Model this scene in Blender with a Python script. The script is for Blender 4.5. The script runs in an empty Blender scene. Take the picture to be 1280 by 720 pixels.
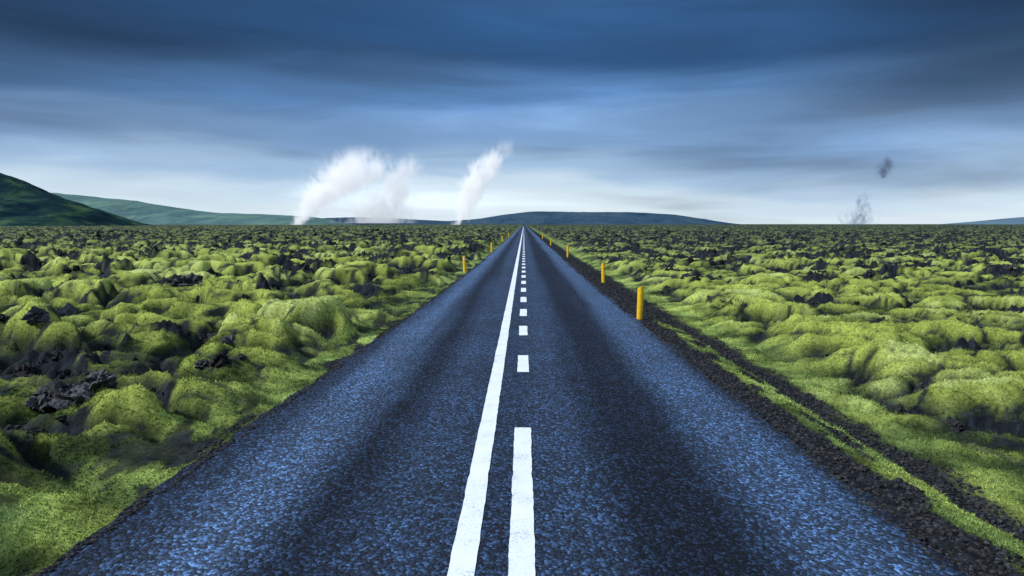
import bpy, math, numpy as np
from mathutils import Vector
rng=np.random.default_rng(7)
scene=bpy.context.scene
scene.view_settings.view_transform='Standard'
scene.view_settings.look='None'
scene.view_settings.exposure=0

# ---------------------------------------------------------------- noise
def h2(ix,iy,seed):
    a=(ix.astype(np.int64)*374761393+iy.astype(np.int64)*668265263+seed*1442695041)&0xFFFFFFFF
    a=((a^(a>>13))*1274126177)&0xFFFFFFFF
    a=((a^(a>>16))*2246822519)&0xFFFFFFFF
    a=a^(a>>15)
    return (a&0xFFFFFF)/float(0xFFFFFF)
def perlin(x,y,seed=0):
    ix=np.floor(x);iy=np.floor(y);fx=x-ix;fy=y-iy
    u=fx*fx*fx*(fx*(fx*6-15)+10);v=fy*fy*fy*(fy*(fy*6-15)+10)
    def g(dx,dy):
        a=h2(ix+dx,iy+dy,seed)*6.28318
        return np.cos(a)*(fx-dx)+np.sin(a)*(fy-dy)
    return ((g(0,0)*(1-u)+g(1,0)*u)*(1-v)+(g(0,1)*(1-u)+g(1,1)*u)*v)*1.5
def fbm(x,y,seed=0,o=4):
    r=0;a=1;s=0
    for i in range(o):
        r=r+a*perlin(x*2**i+i*13.7,y*2**i-i*7.3,seed+i);s+=a;a*=.5
    return r/s
def worley(x,y,seed):
    ix=np.floor(x);iy=np.floor(y)
    f1=np.full(x.shape,9.);f2=np.full(x.shape,9.);rid=np.zeros(x.shape)
    for dx in(-1,0,1):
        for dy in(-1,0,1):
            cx=ix+dx;cy=iy+dy
            d=np.hypot(cx+h2(cx,cy,seed)-x,cy+h2(cx,cy,seed+1)-y)
            r=h2(cx,cy,seed+2)
            m=d<f1
            f2=np.where(m,f1,np.minimum(f2,d));rid=np.where(m,r,rid);f1=np.where(m,d,f1)
    return f1,f2,rid
def ss(a,b,x):
    t=np.clip((x-a)/(b-a),0,1);return t*t*(3-2*t)

def eL(y): return -(2.5+.95*np.exp(-np.maximum(y,0)/22))
def eR(y): return 2.6+.5*np.exp(-np.maximum(y,0)/15)

def terrain(X,Y):
    left=X<0
    t=np.where(left,eL(Y)-X,X-eR(Y))
    wx=X+.65*perlin(X/1.9,Y/1.9,3)+.14*perlin(X/.5,Y/.5,5)
    wy=Y+.65*perlin(X/1.9+9,Y/1.9,4)+.14*perlin(X/.5,Y/.5+7,6)
    sk=wx*.35
    a1,a2,ra=worley(wx/2.8,(wy+sk)/1.35,11)
    b1,b2,rb=worley(wx/1.25,(wy+.2*wx)/.62,21)
    c1,c2,rc=worley(wx/.42,wy/.34,31)
    ea=a2-a1;eb=b2-b1;ec=c2-c1
    pa=ss(0,.55,ea)**.42*(.38+.90*ra)
    pb=ss(0,.65,eb)**.45*(.30+.85*rb)
    pc=np.sqrt(ss(0,.6,ec))
    big=fbm(X/16,Y/16,40,3)
    n1=fbm(X/.9,Y/.9,50,4)
    n2=fbm(X/.12,Y/.12,60,3)
    rn=fbm(X/2.2,Y/1.5,70,5)
    farf=ss(12,50,Y)
    ampL=np.where(left,.76,.50)
    lava=ampL*pa+.20*pb+.018*pc+.05*n1+.015*n2
    th=np.where(left,.25-.19*farf,.24-.18*farf)
    rock=ss(th,th+.08,rn-.16*(pa-.55))
    spike=np.abs(fbm(X/.33,Y/.33,80,4))
    lava=lava+rock*(.40*spike+.08*(rc-.5)-.02+.16*farf)
    mn=.45*fbm(X/1.8,Y/1.8,90,2)
    mm=np.where(left,ss(.18,1.35,t+mn*1.5),ss(1.3,3.4,t+mn*1.2))
    base=np.where(left,-.02-.10*ss(.3,1.2,t),-.015-.30*ss(.15,1.6,t))
    shoulder=np.where(left,.06*n1+.02*pc+.015*n2,.035*n1+.03*n2+.02*pc)
    lowfar=.25*big*ss(3,14,t)+ss(200,900,Y)*.8*fbm(X/90,Y/90,95,3)
    z=base+shoulder*ss(-.05,.25,t)+mm*(lava-.20)+lowfar
    under=ss(-.22,.03,t+.05*n1)
    z=z*under+(-.06)*(1-under)
    # colour
    v=fbm(X/.7,Y/.7,100,4);v2=fbm(X/6,Y/4,110,3);v3=perlin(X/.05,Y/.05,120)
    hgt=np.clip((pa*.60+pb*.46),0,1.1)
    k=np.clip(-.04+.95*ss(.24,.90,hgt)+.55*v+.3*v2+.10*v3,0,1)[...,None]  # light mound tops, dark lower moss: highlight and shade put into the colour
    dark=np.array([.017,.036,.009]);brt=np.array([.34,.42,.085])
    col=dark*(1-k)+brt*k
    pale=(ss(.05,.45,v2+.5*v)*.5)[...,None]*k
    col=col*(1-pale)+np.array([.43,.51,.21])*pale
    crev=np.maximum((1-ss(.05,.24+.12*farf,ea+.12*v))*.98,(1-ss(.03,.17+.14*farf,eb+.14*v))*.92)*ss(.2,.8,mm)  # dark lava in creases, also painting in their shade; wider far off
    rk_shade=np.clip(np.maximum(rock*ss(.3,.9,mm),crev),0,1)
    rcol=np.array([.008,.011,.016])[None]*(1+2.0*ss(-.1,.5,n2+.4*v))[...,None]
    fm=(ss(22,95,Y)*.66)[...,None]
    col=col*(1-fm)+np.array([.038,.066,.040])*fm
    gn=fbm(X/.35,Y/1.1,130,4)
    gl=ss(-.06,.10,t+.30*gn)
    strip=ss(.35,.5,t+.12*gn)*(1-ss(.95,1.15,t+.2*gn))*ss(-.25,.0,gn)*(1-ss(13,20,Y))
    gr=np.maximum(ss(1.35,1.75,t+.5*mn+.25*gn),strip)
    green=np.where(left,gl*(1-.95*ss(.04,.18,fbm(X/.40,Y/1.5,140,4))*(1-mm)),gr)
    grav=np.array([.011,.014,.019])[None]*(.6+1.5*ss(-.3,.5,n2))[...,None]
    vg=(.55*(1-mm)*green)[...,None]
    col=col*(1-vg)+np.array([.25,.36,.10])*vg*np.clip(.8+1.3*v,.25,1.5)[...,None]
    rk_shade3=rk_shade[...,None];g3=green[...,None]
    col=col*(1-rk_shade3)+rcol*rk_shade3
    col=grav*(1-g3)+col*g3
    mossm=green*(1-rk_shade)
    return z,np.clip(col,0.004,1),mossm,t,rk_shade,mm,rock

def mesh_np(name,verts,faces,col=None,mat=None,smooth=True,nv=4,extra=None):
    me=bpy.data.meshes.new(name)
    n=len(verts);f=len(faces)
    me.vertices.add(n);me.vertices.foreach_set('co',np.asarray(verts,dtype=np.float32).ravel())
    me.loops.add(f*nv);me.loops.foreach_set('vertex_index',np.asarray(faces,dtype=np.int32).ravel())
    me.polygons.add(f)
    me.polygons.foreach_set('loop_start',np.arange(0,f*nv,nv,dtype=np.int32))
    me.polygons.foreach_set('use_smooth',np.full(f,smooth))
    me.update(calc_edges=True)
    if col is not None:
        a=me.color_attributes.new('Col','FLOAT_COLOR','POINT')
        c=np.ones((n,4),dtype=np.float32);c[:,:3]=col
        if extra is not None:c[:,3]=extra
        a.data.foreach_set('color',c.ravel())
    ob=bpy.data.objects.new(name,me);scene.collection.objects.link(ob)
    if mat:me.materials.append(mat)
    return ob
def grid_faces(r,c):
    i=np.arange(r-1)[:,None]*c+np.arange(c-1)[None]
    i=i.ravel();return np.stack([i,i+1,i+c+1,i+c],1)

# ---------------------------------------------------------------- material helpers
def newmat(name):
    m=bpy.data.materials.new(name);m.use_nodes=True
    nt=m.node_tree;return m,nt,nt.nodes['Principled BSDF']
def N(nt,t,**k):
    n=nt.nodes.new(t)
    for a,b in k.items():
        if a in n.inputs: n.inputs[a].default_value=b
        else: setattr(n,a,b)
    return n
def math_(nt,op,a,b=None,c=None,clamp=False):
    n=nt.nodes.new('ShaderNodeMath');n.operation=op;n.use_clamp=clamp
    for i,v in enumerate((a,b,c)):
        if v is None: continue
        if isinstance(v,(int,float)): n.inputs[i].default_value=v
        else: nt.links.new(v,n.inputs[i])
    return n.outputs[0]
def ramp(nt,fac,stops,interp='LINEAR'):
    r=nt.nodes.new('ShaderNodeValToRGB');r.color_ramp.interpolation=interp
    e=r.color_ramp.elements
    while len(e)<len(stops): e.new(.5)
    for i,(p,c) in enumerate(stops):
        e[i].position=p
        e[i].color=(c,c,c,1) if isinstance(c,(int,float)) else (*c,1)
    nt.links.new(fac,r.inputs[0]);return r.outputs[0]
def mixc(nt,fac,a,b,bt='MIX'):
    n=nt.nodes.new('ShaderNodeMix');n.data_type='RGBA';n.blend_type=bt
    for s,v in ((n.inputs[0],fac),(n.inputs[6],a),(n.inputs[7],b)):
        if isinstance(v,(int,float)): s.default_value=v
        elif isinstance(v,tuple): s.default_value=(*v,1)
        else: nt.links.new(v,s)
    return n.outputs[2]

# ground
gm,nt,bs=newmat('moss_and_lava')
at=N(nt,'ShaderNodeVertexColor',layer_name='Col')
tc=N(nt,'ShaderNodeTexCoord')
n1=N(nt,'ShaderNodeTexNoise',Scale=22.,Detail=6.,Roughness=.7);nt.links.new(tc.outputs['Object'],n1.inputs['Vector'])
r1=ramp(nt,n1.outputs[0],[(.28,.35),(.72,1.7)])
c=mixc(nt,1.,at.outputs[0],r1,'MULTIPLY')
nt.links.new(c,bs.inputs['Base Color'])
bs.inputs['Roughness'].default_value=.95;bs.inputs['Specular IOR Level'].default_value=.12
n2=N(nt,'ShaderNodeTexNoise',Scale=34.,Detail=5.,Roughness=.75);nt.links.new(tc.outputs['Object'],n2.inputs['Vector'])
bp=N(nt,'ShaderNodeBump',Strength=.9,Distance=.035);nt.links.new(n2.outputs[0],bp.inputs['Height']);nt.links.new(bp.outputs[0],bs.inputs['Normal'])

# ground mesh
ys=[-5.]
while ys[-1]<9000:
    y=ys[-1];ys.append(y+max(.05 if y>2.5 else .25,.0056*y))
ys=np.array(ys);NC=1050
s=np.linspace(-1,1,NC)
W=1.05*np.maximum(ys,0)+11
X=W[:,None]*s[None];Y=np.repeat(ys[:,None],NC,1)
z,col,moss,t,rk_shade,mm,_=terrain(X.ravel(),Y.ravel())
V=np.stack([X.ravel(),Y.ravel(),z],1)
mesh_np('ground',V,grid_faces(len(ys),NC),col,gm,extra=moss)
print('rows',len(ys))

# moss fibres (short velvety nap)
M=460000
D=np.exp(rng.uniform(np.log(3.2),np.log(26),M));Xb=rng.uniform(-1,1,M)*(.85*D+2)
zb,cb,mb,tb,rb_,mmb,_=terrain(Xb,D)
k=(mb>.45)&(tb>-.02);Xb,Db,zb,cb,mmb=Xb[k],D[k],zb[k],cb[k],mmb[k];n=len(Xb)
ang=rng.uniform(0,6.283,n);hh=rng.uniform(.006,.017,n)*(1+Db/13);w=hh*.36
dx=np.cos(ang)*w;dy=np.sin(ang)*w
tx=rng.normal(0,.85,n)*hh;ty=rng.normal(0,.85,n)*hh
P=np.empty((n,3,3));P[:,0]=np.stack([Xb-dx,Db-dy,zb-.005],1);P[:,1]=np.stack([Xb+dx,Db+dy,zb-.005],1)
P[:,2]=np.stack([Xb+tx,Db+ty,zb+hh],1)
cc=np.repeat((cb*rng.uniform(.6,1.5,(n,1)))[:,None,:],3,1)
bm_,nt,bs=newmat('moss_fibres')
at=N(nt,'ShaderNodeVertexColor',layer_name='Col');nt.links.new(at.outputs[0],bs.inputs['Base Color'])
bs.inputs['Roughness'].default_value=.9;bs.inputs['Specular IOR Level'].default_value=.1
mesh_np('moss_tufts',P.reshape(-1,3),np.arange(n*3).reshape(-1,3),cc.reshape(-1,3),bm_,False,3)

# ---------------------------------------------------------------- rocks & gravel
import bmesh
def ico(sub,seed,amp):
    b=bmesh.new();bmesh.ops.create_icosphere(b,subdivisions=sub,radius=1)
    v=np.array([x.co[:] for x in b.verts]);f=np.array([[y.index for y in x.verts] for x in b.faces]);b.free()
    d=1+amp*(perlin(v[:,0]*1.7+seed*5,v[:,1]*1.7+v[:,2]*1.3,seed)+.7*perlin(v[:,0]*4+v[:,2]*2.3,v[:,1]*4+seed*3+v[:,2]*3,seed+9))
    return v*d[:,None],f
def scatter(name,variants,px,py,pz,size,mat,flat=(.5,.9),colr=(.012,.035)):
    Vs=[];Fs=[];Cs=[];o=0
    for i in range(len(px)):
        v,f=variants[i%len(variants)]
        a=rng.uniform(0,6.28);ca,sa=math.cos(a),math.sin(a)
        sc=size[i]*np.array([rng.uniform(.8,1.3),rng.uniform(.8,1.3),rng.uniform(*flat)])
        q=v*sc
        q=np.stack([q[:,0]*ca-q[:,1]*sa,q[:,0]*sa+q[:,1]*ca,q[:,2]],1)+np.array([px[i],py[i],pz[i]])
        Vs.append(q);Fs.append(f+o);o+=len(v)
        g=rng.uniform(*colr);Cs.append(np.tile([g,g*1.06,g*1.18],(len(v),1)))
    return mesh_np(name,np.concatenate(Vs),np.concatenate(Fs),np.concatenate(Cs),mat,False,3)
rm,nt,bs=newmat('lava_stone')
at=N(nt,'ShaderNodeVertexColor',layer_name='Col');tc=N(nt,'ShaderNodeTexCoord')
n1=N(nt,'ShaderNodeTexNoise',Scale=30.,Detail=5.);nt.links.new(tc.outputs['Object'],n1.inputs['Vector'])
nt.links.new(mixc(nt,1.,at.outputs[0],ramp(nt,n1.outputs[0],[(.3,.3),(.7,2.2)]),'MULTIPLY'),bs.inputs['Base Color'])
bs.inputs['Roughness'].default_value=.9;bs.inputs['Specular IOR Level'].default_value=.2
bp=N(nt,'ShaderNodeBump',Strength=.9,Distance=.02);nt.links.new(n1.outputs[0],bp.inputs['Height']);nt.links.new(bp.outputs[0],bs.inputs['Normal'])
big=[ico(3,i,.6) for i in range(8)]
M=22000
D=np.exp(rng.uniform(np.log(5),np.log(190),M));Xr=rng.uniform(-1,1,M)*(.85*D+2)
zr,_,_,tr,rk_shade_r,mmr,rckr=terrain(Xr,D)
k=((rckr>.5)|((rk_shade_r>.7)&(rng.uniform(0,1,M)<.30)))&(mmr>.6)&(tr>1.0);k&=rng.uniform(0,1,M)<.42
sz=rng.uniform(.025,.085,k.sum())*(1+D[k]/42)
scatter('lava_rocks',big,Xr[k],D[k],zr[k],sz,rm,flat=(.6,1.2),colr=(.007,.024))
print('rocks',k.sum())
cl=[(-6.0,8.6,.24),(-5.75,8.45,.19),(-6.25,8.7,.16),(-5.6,8.75,.17),(-6.15,8.35,.13),(-11.5,23,.42),(-12.2,23.3,.36),(-10.7,23.2,.3),(-9.0,12.3,.18),(-4.9,10.2,.12),(-5.4,12.2,.13),(6.2,10.5,.12),(6.8,12.5,.15)]
cx=np.array([a[0] for a in cl]);cy=np.array([a[1] for a in cl]);cs=np.array([a[2] for a in cl])
zc=terrain(cx,cy)[0]
scatter('lava_boulders',[ico(4,20+i,.6) for i in range(6)],cx,cy,zc+.04,cs,rm,colr=(.03,.055))
peb=[ico(1,i+40,.35) for i in range(6)]
M=24000
D=np.exp(rng.uniform(np.log(3.2),np.log(45),M))
side=rng.uniform(0,1,M)<.9
tt=np.where(side,rng.uniform(-.12,2.1,M),np.abs(rng.normal(0,.12,M))-.1)
Xg=np.where(side,eR(D)+tt,eL(D)-tt)
zg,_,mg,tg,_,_,_=terrain(Xg,D)
k=(mg<.5);sz=rng.uniform(.006,.020,M)[k]*(1+D[k]/30)
zz=np.where(tg[k]<.02,np.maximum(zg[k],0.0),zg[k])
scatter('gravel',peb,Xg[k],D[k],zz+sz*.2,sz,rm,flat=(.5,.8),colr=(.006,.032))

# ---------------------------------------------------------------- road
am,nt,bs=newmat('asphalt')
tc=N(nt,'ShaderNodeTexCoord');sx=N(nt,'ShaderNodeSeparateXYZ');nt.links.new(tc.outputs['Object'],sx.inputs[0])
mp=N(nt,'ShaderNodeMapping');mp.inputs['Scale'].default_value=(1.6,.07,1);nt.links.new(tc.outputs['Object'],mp.inputs[0])
ns=N(nt,'ShaderNodeTexNoise',Scale=1.,Detail=5.,Roughness=.6);nt.links.new(mp.outputs[0],ns.inputs['Vector'])
xs=math_(nt,'ADD',sx.outputs[0],math_(nt,'MULTIPLY',math_(nt,'SUBTRACT',ns.outputs[0],.5),.9))
u=math_(nt,'DIVIDE',math_(nt,'ADD',xs,3.6),7.2)
def px(x): return (x+3.6)/7.2
tr=ramp(nt,u,[(px(-3.4),.0),(px(-2.9),.20),(px(-2.35),1.),(px(-1.55),.04),(px(-.9),.40),(px(-.2),.28),(px(.35),.42),(px(1.05),.0),(px(1.5),.03),(px(2.15),.8),(px(2.5),.80),(px(2.95),.0)],'EASE')
agg=N(nt,'ShaderNodeTexVoronoi',Scale=36.);nt.links.new(tc.outputs['Object'],agg.inputs['Vector'])
gr=N(nt,'ShaderNodeTexNoise',Scale=48.,Detail=3.,Roughness=.8);nt.links.new(tc.outputs['Object'],gr.inputs['Vector'])
cA=mixc(nt,tr,(.006,.013,.030),(.036,.086,.190))  # worn tracks; their lighter blue includes painted-in sky sheen
aggv=ramp(nt,agg.outputs['Color'],[(0.,.10),(.55,.6),(1.,3.5)])
cA=mixc(nt,1.,cA,aggv,'MULTIPLY')
cA=mixc(nt,1.,cA,ramp(nt,gr.outputs[0],[(.34,.12),(.66,2.1)]),'MULTIPLY')
pn=N(nt,'ShaderNodeTexNoise',Scale=.55,Detail=6.,Roughness=.65);nt.links.new(tc.outputs['Object'],pn.inputs['Vector'])
cA=mixc(nt,1.,cA,ramp(nt,pn.outputs[0],[(.3,.7),(.7,1.3)]),'MULTIPLY')
nt.links.new(cA,bs.inputs['Base Color'])
nt.links.new(ramp(nt,tr,[(0.,.85),(1.,.52)]),bs.inputs['Roughness'])
nt.links.new(ramp(nt,tr,[(0.,.18),(1.,.5)]),bs.inputs['Specular IOR Level'])
bp=N(nt,'ShaderNodeBump',Strength=1.,Distance=.02)
nt.links.new(math_(nt,'ADD',math_(nt,'MULTIPLY',agg.outputs['Distance'],-1.),gr.outputs[0]),bp.inputs['Height']);nt.links.new(bp.outputs[0],bs.inputs['Normal'])
ry=[-5.]
while ry[-1]<1200: ry.append(ry[-1]+max(.06,.01*ry[-1]))
ry=np.array(ry);C=40
l=eL(ry)+.05*perlin(ry/.35,ry*0+.5,201)+.06*perlin(ry/1.3,ry*0+.5,202)
r=eR(ry)+.05*perlin(ry/.35,ry*0+.5,203)+.07*perlin(ry/1.3,ry*0+.5,204)
q=np.linspace(0,1,C)
RX=l[:,None]*(1-q)+r[:,None]*q;RY=np.repeat(ry[:,None],C,1)
def rz(x,y):
    return .035*(1-(x/3.2)**2)-.012*(np.exp(-((x+2.2)/.35)**2)+np.exp(-((x-2.2)/.35)**2)+.6*np.exp(-((x+.8)/.3)**2)+.6*np.exp(-((x-.6)/.3)**2))
RZ=rz(RX,RY)
mesh_np('road',np.stack([RX.ravel(),RY.ravel(),RZ.ravel()],1),grid_faces(len(ry),C),None,am)
# paint
pm,nt,bs=newmat('road_paint')
tc=N(nt,'ShaderNodeTexCoord')
n1=N(nt,'ShaderNodeTexNoise',Scale=60.,Detail=5.,Roughness=.75);nt.links.new(tc.outputs['Object'],n1.inputs['Vector'])
n2=N(nt,'ShaderNodeTexNoise',Scale=3.,Detail=4.);nt.links.new(tc.outputs['Object'],n2.inputs['Vector'])
w_=math_(nt,'ADD',math_(nt,'MULTIPLY',n1.outputs[0],.7),math_(nt,'MULTIPLY',n2.outputs[0],.3))
nt.links.new(ramp(nt,w_,[(.35,(.10,.12,.16)),(.43,(.66,.73,.80)),(.6,(.78,.83,.88))]),bs.inputs['Base Color'])
bs.inputs['Roughness'].default_value=.6
bp=N(nt,'ShaderNodeBump',Strength=.4,Distance=.004);nt.links.new(n1.outputs[0],bp.inputs['Height']);nt.links.new(bp.outputs[0],bs.inputs['Normal'])
def line(name,x0,x1,segs):
    Vs=[];Fs=[];o=0
    for a,b in segs:
        m=max(2,int((b-a)/ (.03 if a<40 else 1.0)))
        m=min(m,1500)
        yy=a+(b-a)*(np.linspace(0,1,m)**(2.2 if b-a>50 else 1))
        j0=.006*perlin(yy/.12,yy*0+.3,401)+.005*perlin(yy/.7,yy*0+.3,402);j1=.006*perlin(yy/.12,yy*0+.3,403)+.005*perlin(yy/.7,yy*0+.3,404)
        xq=np.linspace(0,1,5)
        xx=(x0+j0)[:,None]*(1-xq)+(x1+j1)[:,None]*xq
        y2=np.repeat(yy[:,None],5,1)
        Vs.append(np.stack([xx.ravel(),y2.ravel(),rz(xx,y2).ravel()+.006],1));Fs.append(grid_faces(m,5)+o);o+=m*5
    return mesh_np(name,np.concatenate(Vs),np.concatenate(Fs),None,pm)
line('solid_centre_line',-.50,-.32,[(-5,700)])
segs=[(-1.5,1.5),(3.2,7.5),(10.4,11.75),(13.9,15.2)]
y=16.85
while y<420: segs.append((y,y+1.4));y+=3.05
line('dashed_centre_line',-.10,.08,segs)

# ---------------------------------------------------------------- marker posts
ym,nt,bs=newmat('yellow_plastic')
tc=N(nt,'ShaderNodeTexCoord');n1=N(nt,'ShaderNodeTexNoise',Scale=9.,Detail=6.);nt.links.new(tc.outputs['Object'],n1.inputs['Vector'])
nt.links.new(ramp(nt,n1.outputs[0],[(.3,(.85,.46,.010)),(.55,(.95,.60,.014)),(.8,(.97,.64,.03))]),bs.inputs['Base Color']);bs.inputs['Roughness'].default_value=.45
wm,nt,bs=newmat('reflector');bs.inputs['Base Color'].default_value=(.7,.72,.75,1);bs.inputs['Roughness'].default_value=.2
def post(x,y,tilt,h=.82,zoff=0):
    z0=float(terrain(np.array([x]),np.array([y]))[0][0])
    e=bpy.data.objects.new('road_marker_post',None);scene.collection.objects.link(e);e.location=(x,y,min(z0,.1)+zoff)
    e.rotation_euler=(0.02,math.radians(tilt),0)
    b=bmesh.new();prof=[]
    nn=9
    for i in range(nn):   # shallow C-shaped blade
        a=-1+2*i/(nn-1);prof.append((a*.075,.022*a*a-.010))
    for i in range(nn):
        a=1-2*i/(nn-1);prof.append((a*.069,.022*a*a+.002))
    levels=[(-.15,.9),(.0,.92),(.3,.97),(h*.86,1.02),(h*.97,1.0),(h,.93)]
    rings=[]
    for zz,sc in levels:
        rings.append([b.verts.new((p[0]*sc,p[1],zz+(.035*(p[0]/.068) if zz>h*.9 else 0))) for p in prof])
    m=len(prof)
    for a,c_ in zip(rings,rings[1:]):
        for i in range(m): b.faces.new((a[i],a[(i+1)%m],c_[(i+1)%m],c_[i]))
    b.faces.new(rings[0][::-1]);b.faces.new(rings[-1])
    me=bpy.data.meshes.new('blade');b.normal_update();b.to_mesh(me);b.free();me.materials.append(ym)
    o=bpy.data.objects.new('blade',me);o.parent=e;scene.collection.objects.link(o)
    b=bmesh.new();bmesh.ops.create_cube(b,size=1)
    for v in b.verts: v.co=(v.co.x*.05,v.co.y*.008-.017,v.co.z*.10+h*.80)
    bmesh.ops.bevel(b,geom=b.edges[:],offset=.002,segments=1,affect='EDGES')
    me=bpy.data.meshes.new('reflector_plate');b.to_mesh(me);b.free();me.materials.append(wm if x<0 else ym)
    o=bpy.data.objects.new('reflector_plate',me);o.parent=e;scene.collection.objects.link(o)
for p in [(2.84,16.6,1.5),(3.22,27.5,-1),(3.15,49,1),(3.0,76,0),(2.95,108,1),(-2.88,33,-1.5),(-2.72,57,1),(-2.7,85,0),(-2.7,120,0)]:
    post(*p)

# ---------------------------------------------------------------- hills
F=850.;H=2.3
def pj(u,v,D): return ((u-655)/F*D, H+(280-v)/F*D)
def hillmat(name,cols,sc):  # distance haze is mixed into these base colours
    m,nt,bs=newmat(name);tc=N(nt,'ShaderNodeTexCoord')
    mp=N(nt,'ShaderNodeMapping');mp.inputs['Scale'].default_value=(1,.6,2.2);nt.links.new(tc.outputs['Object'],mp.inputs[0])
    n=N(nt,'ShaderNodeTexNoise',Scale=sc,Detail=8.,Roughness=.65,Distortion=.6);nt.links.new(mp.outputs[0],n.inputs['Vector'])
    nt.links.new(ramp(nt,n.outputs[0],[(.36,cols[0]),(.5,cols[1]),(.66,cols[2])]),bs.inputs['Base Color'])
    bs.inputs['Roughness'].default_value=1;bs.inputs['Specular IOR Level'].default_value=0
    return m
def hill(name,D,prof,Wd,mat,rough,seed):
    pts=[pj(u,v,D) for u,v in prof];pxs=[p[0] for p in pts];pz=[p[1] for p in pts]
    a=np.linspace(pxs[0],pxs[-1],420);b=np.linspace(-1,1,120)
    A,B=np.meshgrid(a,b)
    Hh=np.interp(a,pxs,pz)[None]
    ker=np.ones(9)/9;Hs=np.convolve(np.pad(Hh[0],4,'edge'),ker,'valid')[None]
    bell=(1-ss(0,1,np.abs(B)))**.8
    sc=Wd*.35
    nz=fbm(A/sc,B*Wd/sc,seed,6);gul=np.abs(fbm(A/(sc*.5),B*Wd/(sc*1.6),seed+5,5))
    Z=Hs*bell+rough*(nz*.8-gul)*np.clip(bell*3,0,1)*(1-ss(.75,1,bell)*.75)*np.clip(Hs/max(pz),0.05,1)
    Yy=D+B*Wd
    Z=Z-1.5
    return mesh_np(name,np.stack([A.ravel(),Yy.ravel(),Z.ravel()],1),grid_faces(120,420),None,mat)
hm1=hillmat('hill_grass_shade',[(.008,.022,.034),(.018,.046,.044),(.075,.14,.060)],.035)  # grass greens plus a dark bluish tone painting shadowed sides
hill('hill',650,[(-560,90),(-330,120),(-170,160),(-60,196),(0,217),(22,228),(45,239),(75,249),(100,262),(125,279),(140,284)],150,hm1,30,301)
hm2=hillmat('hazed_hill_grass',[(.06,.12,.14),(.085,.16,.16),(.13,.22,.18)],.010)  # pale teal is grass with haze painted in
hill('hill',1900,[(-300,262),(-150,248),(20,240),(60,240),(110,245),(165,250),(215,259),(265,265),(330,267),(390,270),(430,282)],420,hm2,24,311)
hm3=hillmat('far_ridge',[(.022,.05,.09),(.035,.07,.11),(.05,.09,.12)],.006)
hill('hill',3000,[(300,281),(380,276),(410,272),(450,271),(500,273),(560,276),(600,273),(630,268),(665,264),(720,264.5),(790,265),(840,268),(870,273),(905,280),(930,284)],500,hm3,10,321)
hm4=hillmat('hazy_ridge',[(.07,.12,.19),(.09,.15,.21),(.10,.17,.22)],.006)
hill('hill',3600,[(1190,284),(1220,277),(1260,272),(1300,269),(1380,262),(1500,255),(1700,270),(1800,284)],500,hm4,10,331)

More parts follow.
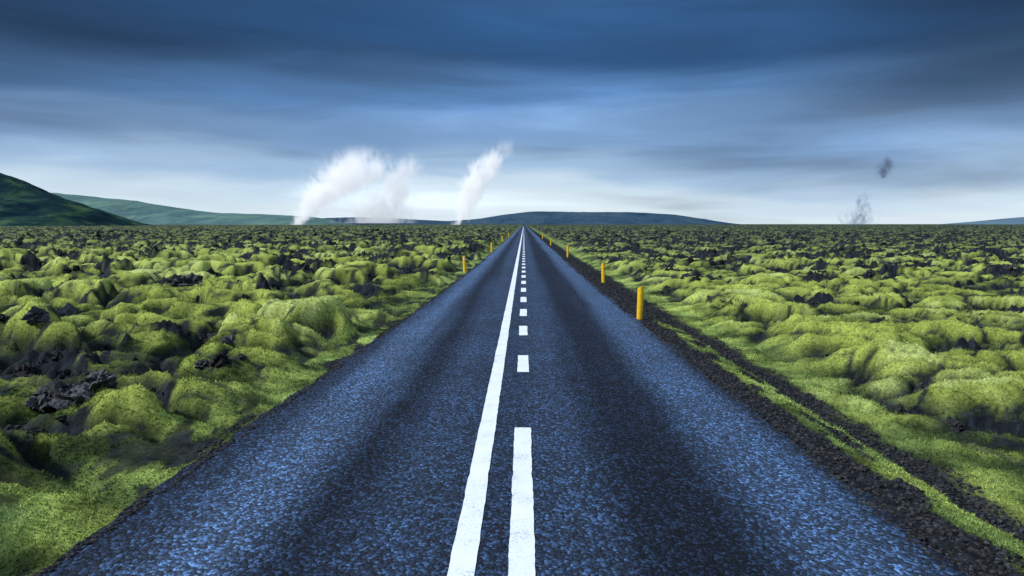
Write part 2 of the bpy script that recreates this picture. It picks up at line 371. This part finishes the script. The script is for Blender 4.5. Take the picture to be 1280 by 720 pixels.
# ---------------------------------------------------------------- steam
SD=1200
def plume(name,prof,dens,em,colr=(1,1,1),nscale=.035,namp=2.6,bias=.9,emc=(.85,.92,1),D=SD,shear=.8,seed=0,topf=.75):
    zs=[];xs_=[];rs=[]
    for v,u,r in prof:
        x,zz=pj(u,v,D);zs.append(zz);xs_.append(x);rs.append(r/F*D)
    zs=np.array(zs);xs_=np.array(xs_);rs=np.array(rs)
    z0,z1=zs[0],zs[-1]
    m=bpy.data.materials.new(name);m.use_nodes=True;nt=m.node_tree;nt.nodes.clear()
    o=nt.nodes.new('ShaderNodeOutputMaterial');vv=nt.nodes.new('ShaderNodeVolumePrincipled');nt.links.new(vv.outputs[0],o.inputs['Volume'])
    tc=N(nt,'ShaderNodeTexCoord');sp_=N(nt,'ShaderNodeSeparateXYZ');nt.links.new(tc.outputs['Object'],sp_.inputs[0])
    hN=math_(nt,'DIVIDE',math_(nt,'SUBTRACT',sp_.outputs[2],float(z0)),float(z1-z0),clamp=True)
    xa,xb=xs_.min(),xs_.max()+1e-3;rmax=rs.max()
    X_=ramp(nt,hN,[(float((q-z0)/(z1-z0)),float((x-xa)/(xb-xa))) for q,x in zip(zs,xs_)])
    R_=ramp(nt,hN,[(float((q-z0)/(z1-z0)),float(r/rmax)) for q,r in zip(zs,rs)])
    cxn=math_(nt,'ADD',math_(nt,'MULTIPLY',X_,float(xb-xa)),float(xa))
    rn_=math_(nt,'MULTIPLY',R_,float(rmax))
    ddx=math_(nt,'SUBTRACT',sp_.outputs[0],cxn);ddy=math_(nt,'SUBTRACT',sp_.outputs[1],float(D))
    d=math_(nt,'SQRT',math_(nt,'ADD',math_(nt,'MULTIPLY',ddx,ddx),math_(nt,'MULTIPLY',math_(nt,'MULTIPLY',ddy,ddy),1.3)))
    dn=math_(nt,'DIVIDE',d,rn_)
    mp=N(nt,'ShaderNodeMapping');mp.inputs['Rotation'].default_value=(0,shear,0);mp.inputs['Scale'].default_value=(1.2,1,.72);mp.inputs['Location'].default_value=(seed*31.,seed*17.,0)
    nt.links.new(tc.outputs['Object'],mp.inputs[0])
    n=N(nt,'ShaderNodeTexNoise',Scale=nscale,Detail=7.,Roughness=.66,Distortion=.7);nt.links.new(mp.outputs[0],n.inputs['Vector'])
    f=math_(nt,'ADD',math_(nt,'SUBTRACT',bias,math_(nt,'MULTIPLY',dn,1.15)),math_(nt,'MULTIPLY',math_(nt,'SUBTRACT',n.outputs[0],.5),namp),clamp=True)
    top=ramp(nt,hN,[(0.,1.),(topf,1.),(1.,.0)])
    f=math_(nt,'MULTIPLY',math_(nt,'MULTIPLY',f,f),math_(nt,'MULTIPLY',top,top))
    nt.links.new(math_(nt,'MULTIPLY',f,dens),vv.inputs['Density'])
    nt.links.new(math_(nt,'MULTIPLY',f,em),vv.inputs['Emission Strength'])  # added glow, stands in for light scattered many times inside the plume
    vv.inputs['Color'].default_value=(*colr,1);vv.inputs['Emission Color'].default_value=(*emc,1)
    seg=20;a=np.linspace(0,2*np.pi,seg,endpoint=False);Vs=[]
    for zz,x,r in zip(zs,xs_,rs):
        for q in a: Vs.append((x+math.cos(q)*r*1.95,D+math.sin(q)*r*1.75,zz))
    b=bmesh.new();bv=[b.verts.new(p) for p in Vs]
    for i in range(len(zs)-1):
        for j in range(seg):
            k2=(j+1)%seg;b.faces.new((bv[i*seg+j],bv[i*seg+k2],bv[(i+1)*seg+k2],bv[(i+1)*seg+j]))
    b.faces.new(bv[:seg][::-1]);b.faces.new(bv[-seg:])
    me=bpy.data.meshes.new(name);b.to_mesh(me);b.free();me.materials.append(m)
    ob=bpy.data.objects.new(name,me);scene.collection.objects.link(ob);return ob
plume('steam_plume',[(281,370,12),(268,382,20),(252,398,32),(238,416,44),(224,434,54),(210,448,56),(196,452,46),(178,456,34)],.17,.075,seed=1,bias=1.0,namp=3.4,topf=.55,shear=.5,nscale=.042)
plume('steam_plume',[(281,572,10),(268,577,15),(250,585,20),(232,595,25),(216,605,28),(202,615,28),(188,625,24),(172,636,18)],.24,.105,seed=2,bias=1.0,namp=3.3,shear=.4,topf=.6,nscale=.045)
plume('thin_steam',[(279,470,62),(262,478,58),(245,490,50),(228,500,40),(212,510,30),(198,515,20),(186,520,14)],.07,.026,D=1260,seed=3,namp=3.0,bias=.9,shear=.4)
plume('dark_smoke',[(224,1094,7),(217,1094,13),(211,1097,16),(205,1099,12),(199,1098,7),(194,1098,4)],.20,.012,(.28,.38,.55),.09,2.4,1.0,(.25,.42,.7),seed=5)
plume('dark_smoke',[(281,1064,34),(272,1066,32),(262,1072,22),(252,1070,16),(244,1074,13),(234,1078,9)],.13,.007,(.28,.38,.55),.10,4.4,.62,(.25,.42,.7),seed=6)

# ---------------------------------------------------------------- world + sun
S=Vector((-.80,-.26,.60)).normalized()
el=math.asin(S.z);az=math.atan2(S.x,S.y)
w=bpy.data.worlds.new('World');scene.world=w;w.use_nodes=True;nt=w.node_tree
bg=nt.nodes['Background']
sky=N(nt,'ShaderNodeTexSky');sky.sky_type='NISHITA';sky.sun_disc=False;sky.sun_elevation=el;sky.sun_rotation=az
tc=N(nt,'ShaderNodeTexCoord');sx=N(nt,'ShaderNodeSeparateXYZ');nt.links.new(tc.outputs['Generated'],sx.inputs[0])
def wn(scale,sc,det=5,rough=.5,dist=.4,loc=(0,0,0)):
    mp=N(nt,'ShaderNodeMapping');mp.inputs['Scale'].default_value=sc;mp.inputs['Location'].default_value=loc
    nt.links.new(tc.outputs['Generated'],mp.inputs[0])
    n=N(nt,'ShaderNodeTexNoise',Scale=scale,Detail=det,Roughness=rough,Distortion=dist);nt.links.new(mp.outputs[0],n.inputs['Vector']);return n.outputs[0]
a=wn(1.5,(1,1,4),3,.4,.2,(3.1,0,1))
b=wn(3.0,(1,1,7),5,.5,.3,(7,2,4))
zd=math_(nt,'ADD',sx.outputs[2],math_(nt,'MULTIPLY',math_(nt,'SUBTRACT',a,.5),.16))
zd=math_(nt,'ADD',zd,math_(nt,'MULTIPLY',math_(nt,'SUBTRACT',b,.5),.06))
colr=ramp(nt,zd,[(0,(.74,.86,.94)),(.030,(.62,.77,.90)),(.060,(.36,.53,.76)),(.10,(.19,.335,.58)),(.16,(.085,.20,.42)),(.235,(.020,.078,.205)),(.42,(.045,.11,.23)),(.62,(.5,.66,.92)),(1.,(.9,1.06,1.36))],'EASE')  # unseen zenith made brighter to add ambient light and road reflections
st=wn(2.0,(1,1,8),6,.5,.5,(1,5,2))
colr=mixc(nt,1.,colr,ramp(nt,st,[(.3,.72),(.5,1.),(.7,1.32)],'EASE'),'MULTIPLY')
side=ramp(nt,math_(nt,'ADD',math_(nt,'MULTIPLY',sx.outputs[0],.5),.5),[(.2,.55),(.36,.95),(.5,1.18),(.64,.95),(.78,.46)],'EASE')
fz=ramp(nt,sx.outputs[2],[(.05,0.),(.2,1.)],'EASE')
colr=mixc(nt,fz,colr,mixc(nt,1.,colr,side,'MULTIPLY'))
mx=mixc(nt,.06,colr,mixc(nt,1.,sky.outputs[0],(.09,.09,.09),'MULTIPLY'))
nt.links.new(mx,bg.inputs[0]);bg.inputs[1].default_value=1.0
L=bpy.data.lights.new('sun','SUN');L.energy=4.4;L.angle=math.radians(5);L.color=(1,.98,.93)
lo=bpy.data.objects.new('sun',L);scene.collection.objects.link(lo);lo.rotation_euler=S.to_track_quat('Z','Y').to_euler()

# ---------------------------------------------------------------- camera
cam=bpy.data.cameras.new('camera');co=bpy.data.objects.new('camera',cam);scene.collection.objects.link(co)
cam.lens=23.9;cam.clip_end=20000;cam.clip_start=.05
co.location=(0,0,H+.03);co.rotation_euler=(math.radians(90-5.38),0,math.radians(1.0))
scene.camera=co
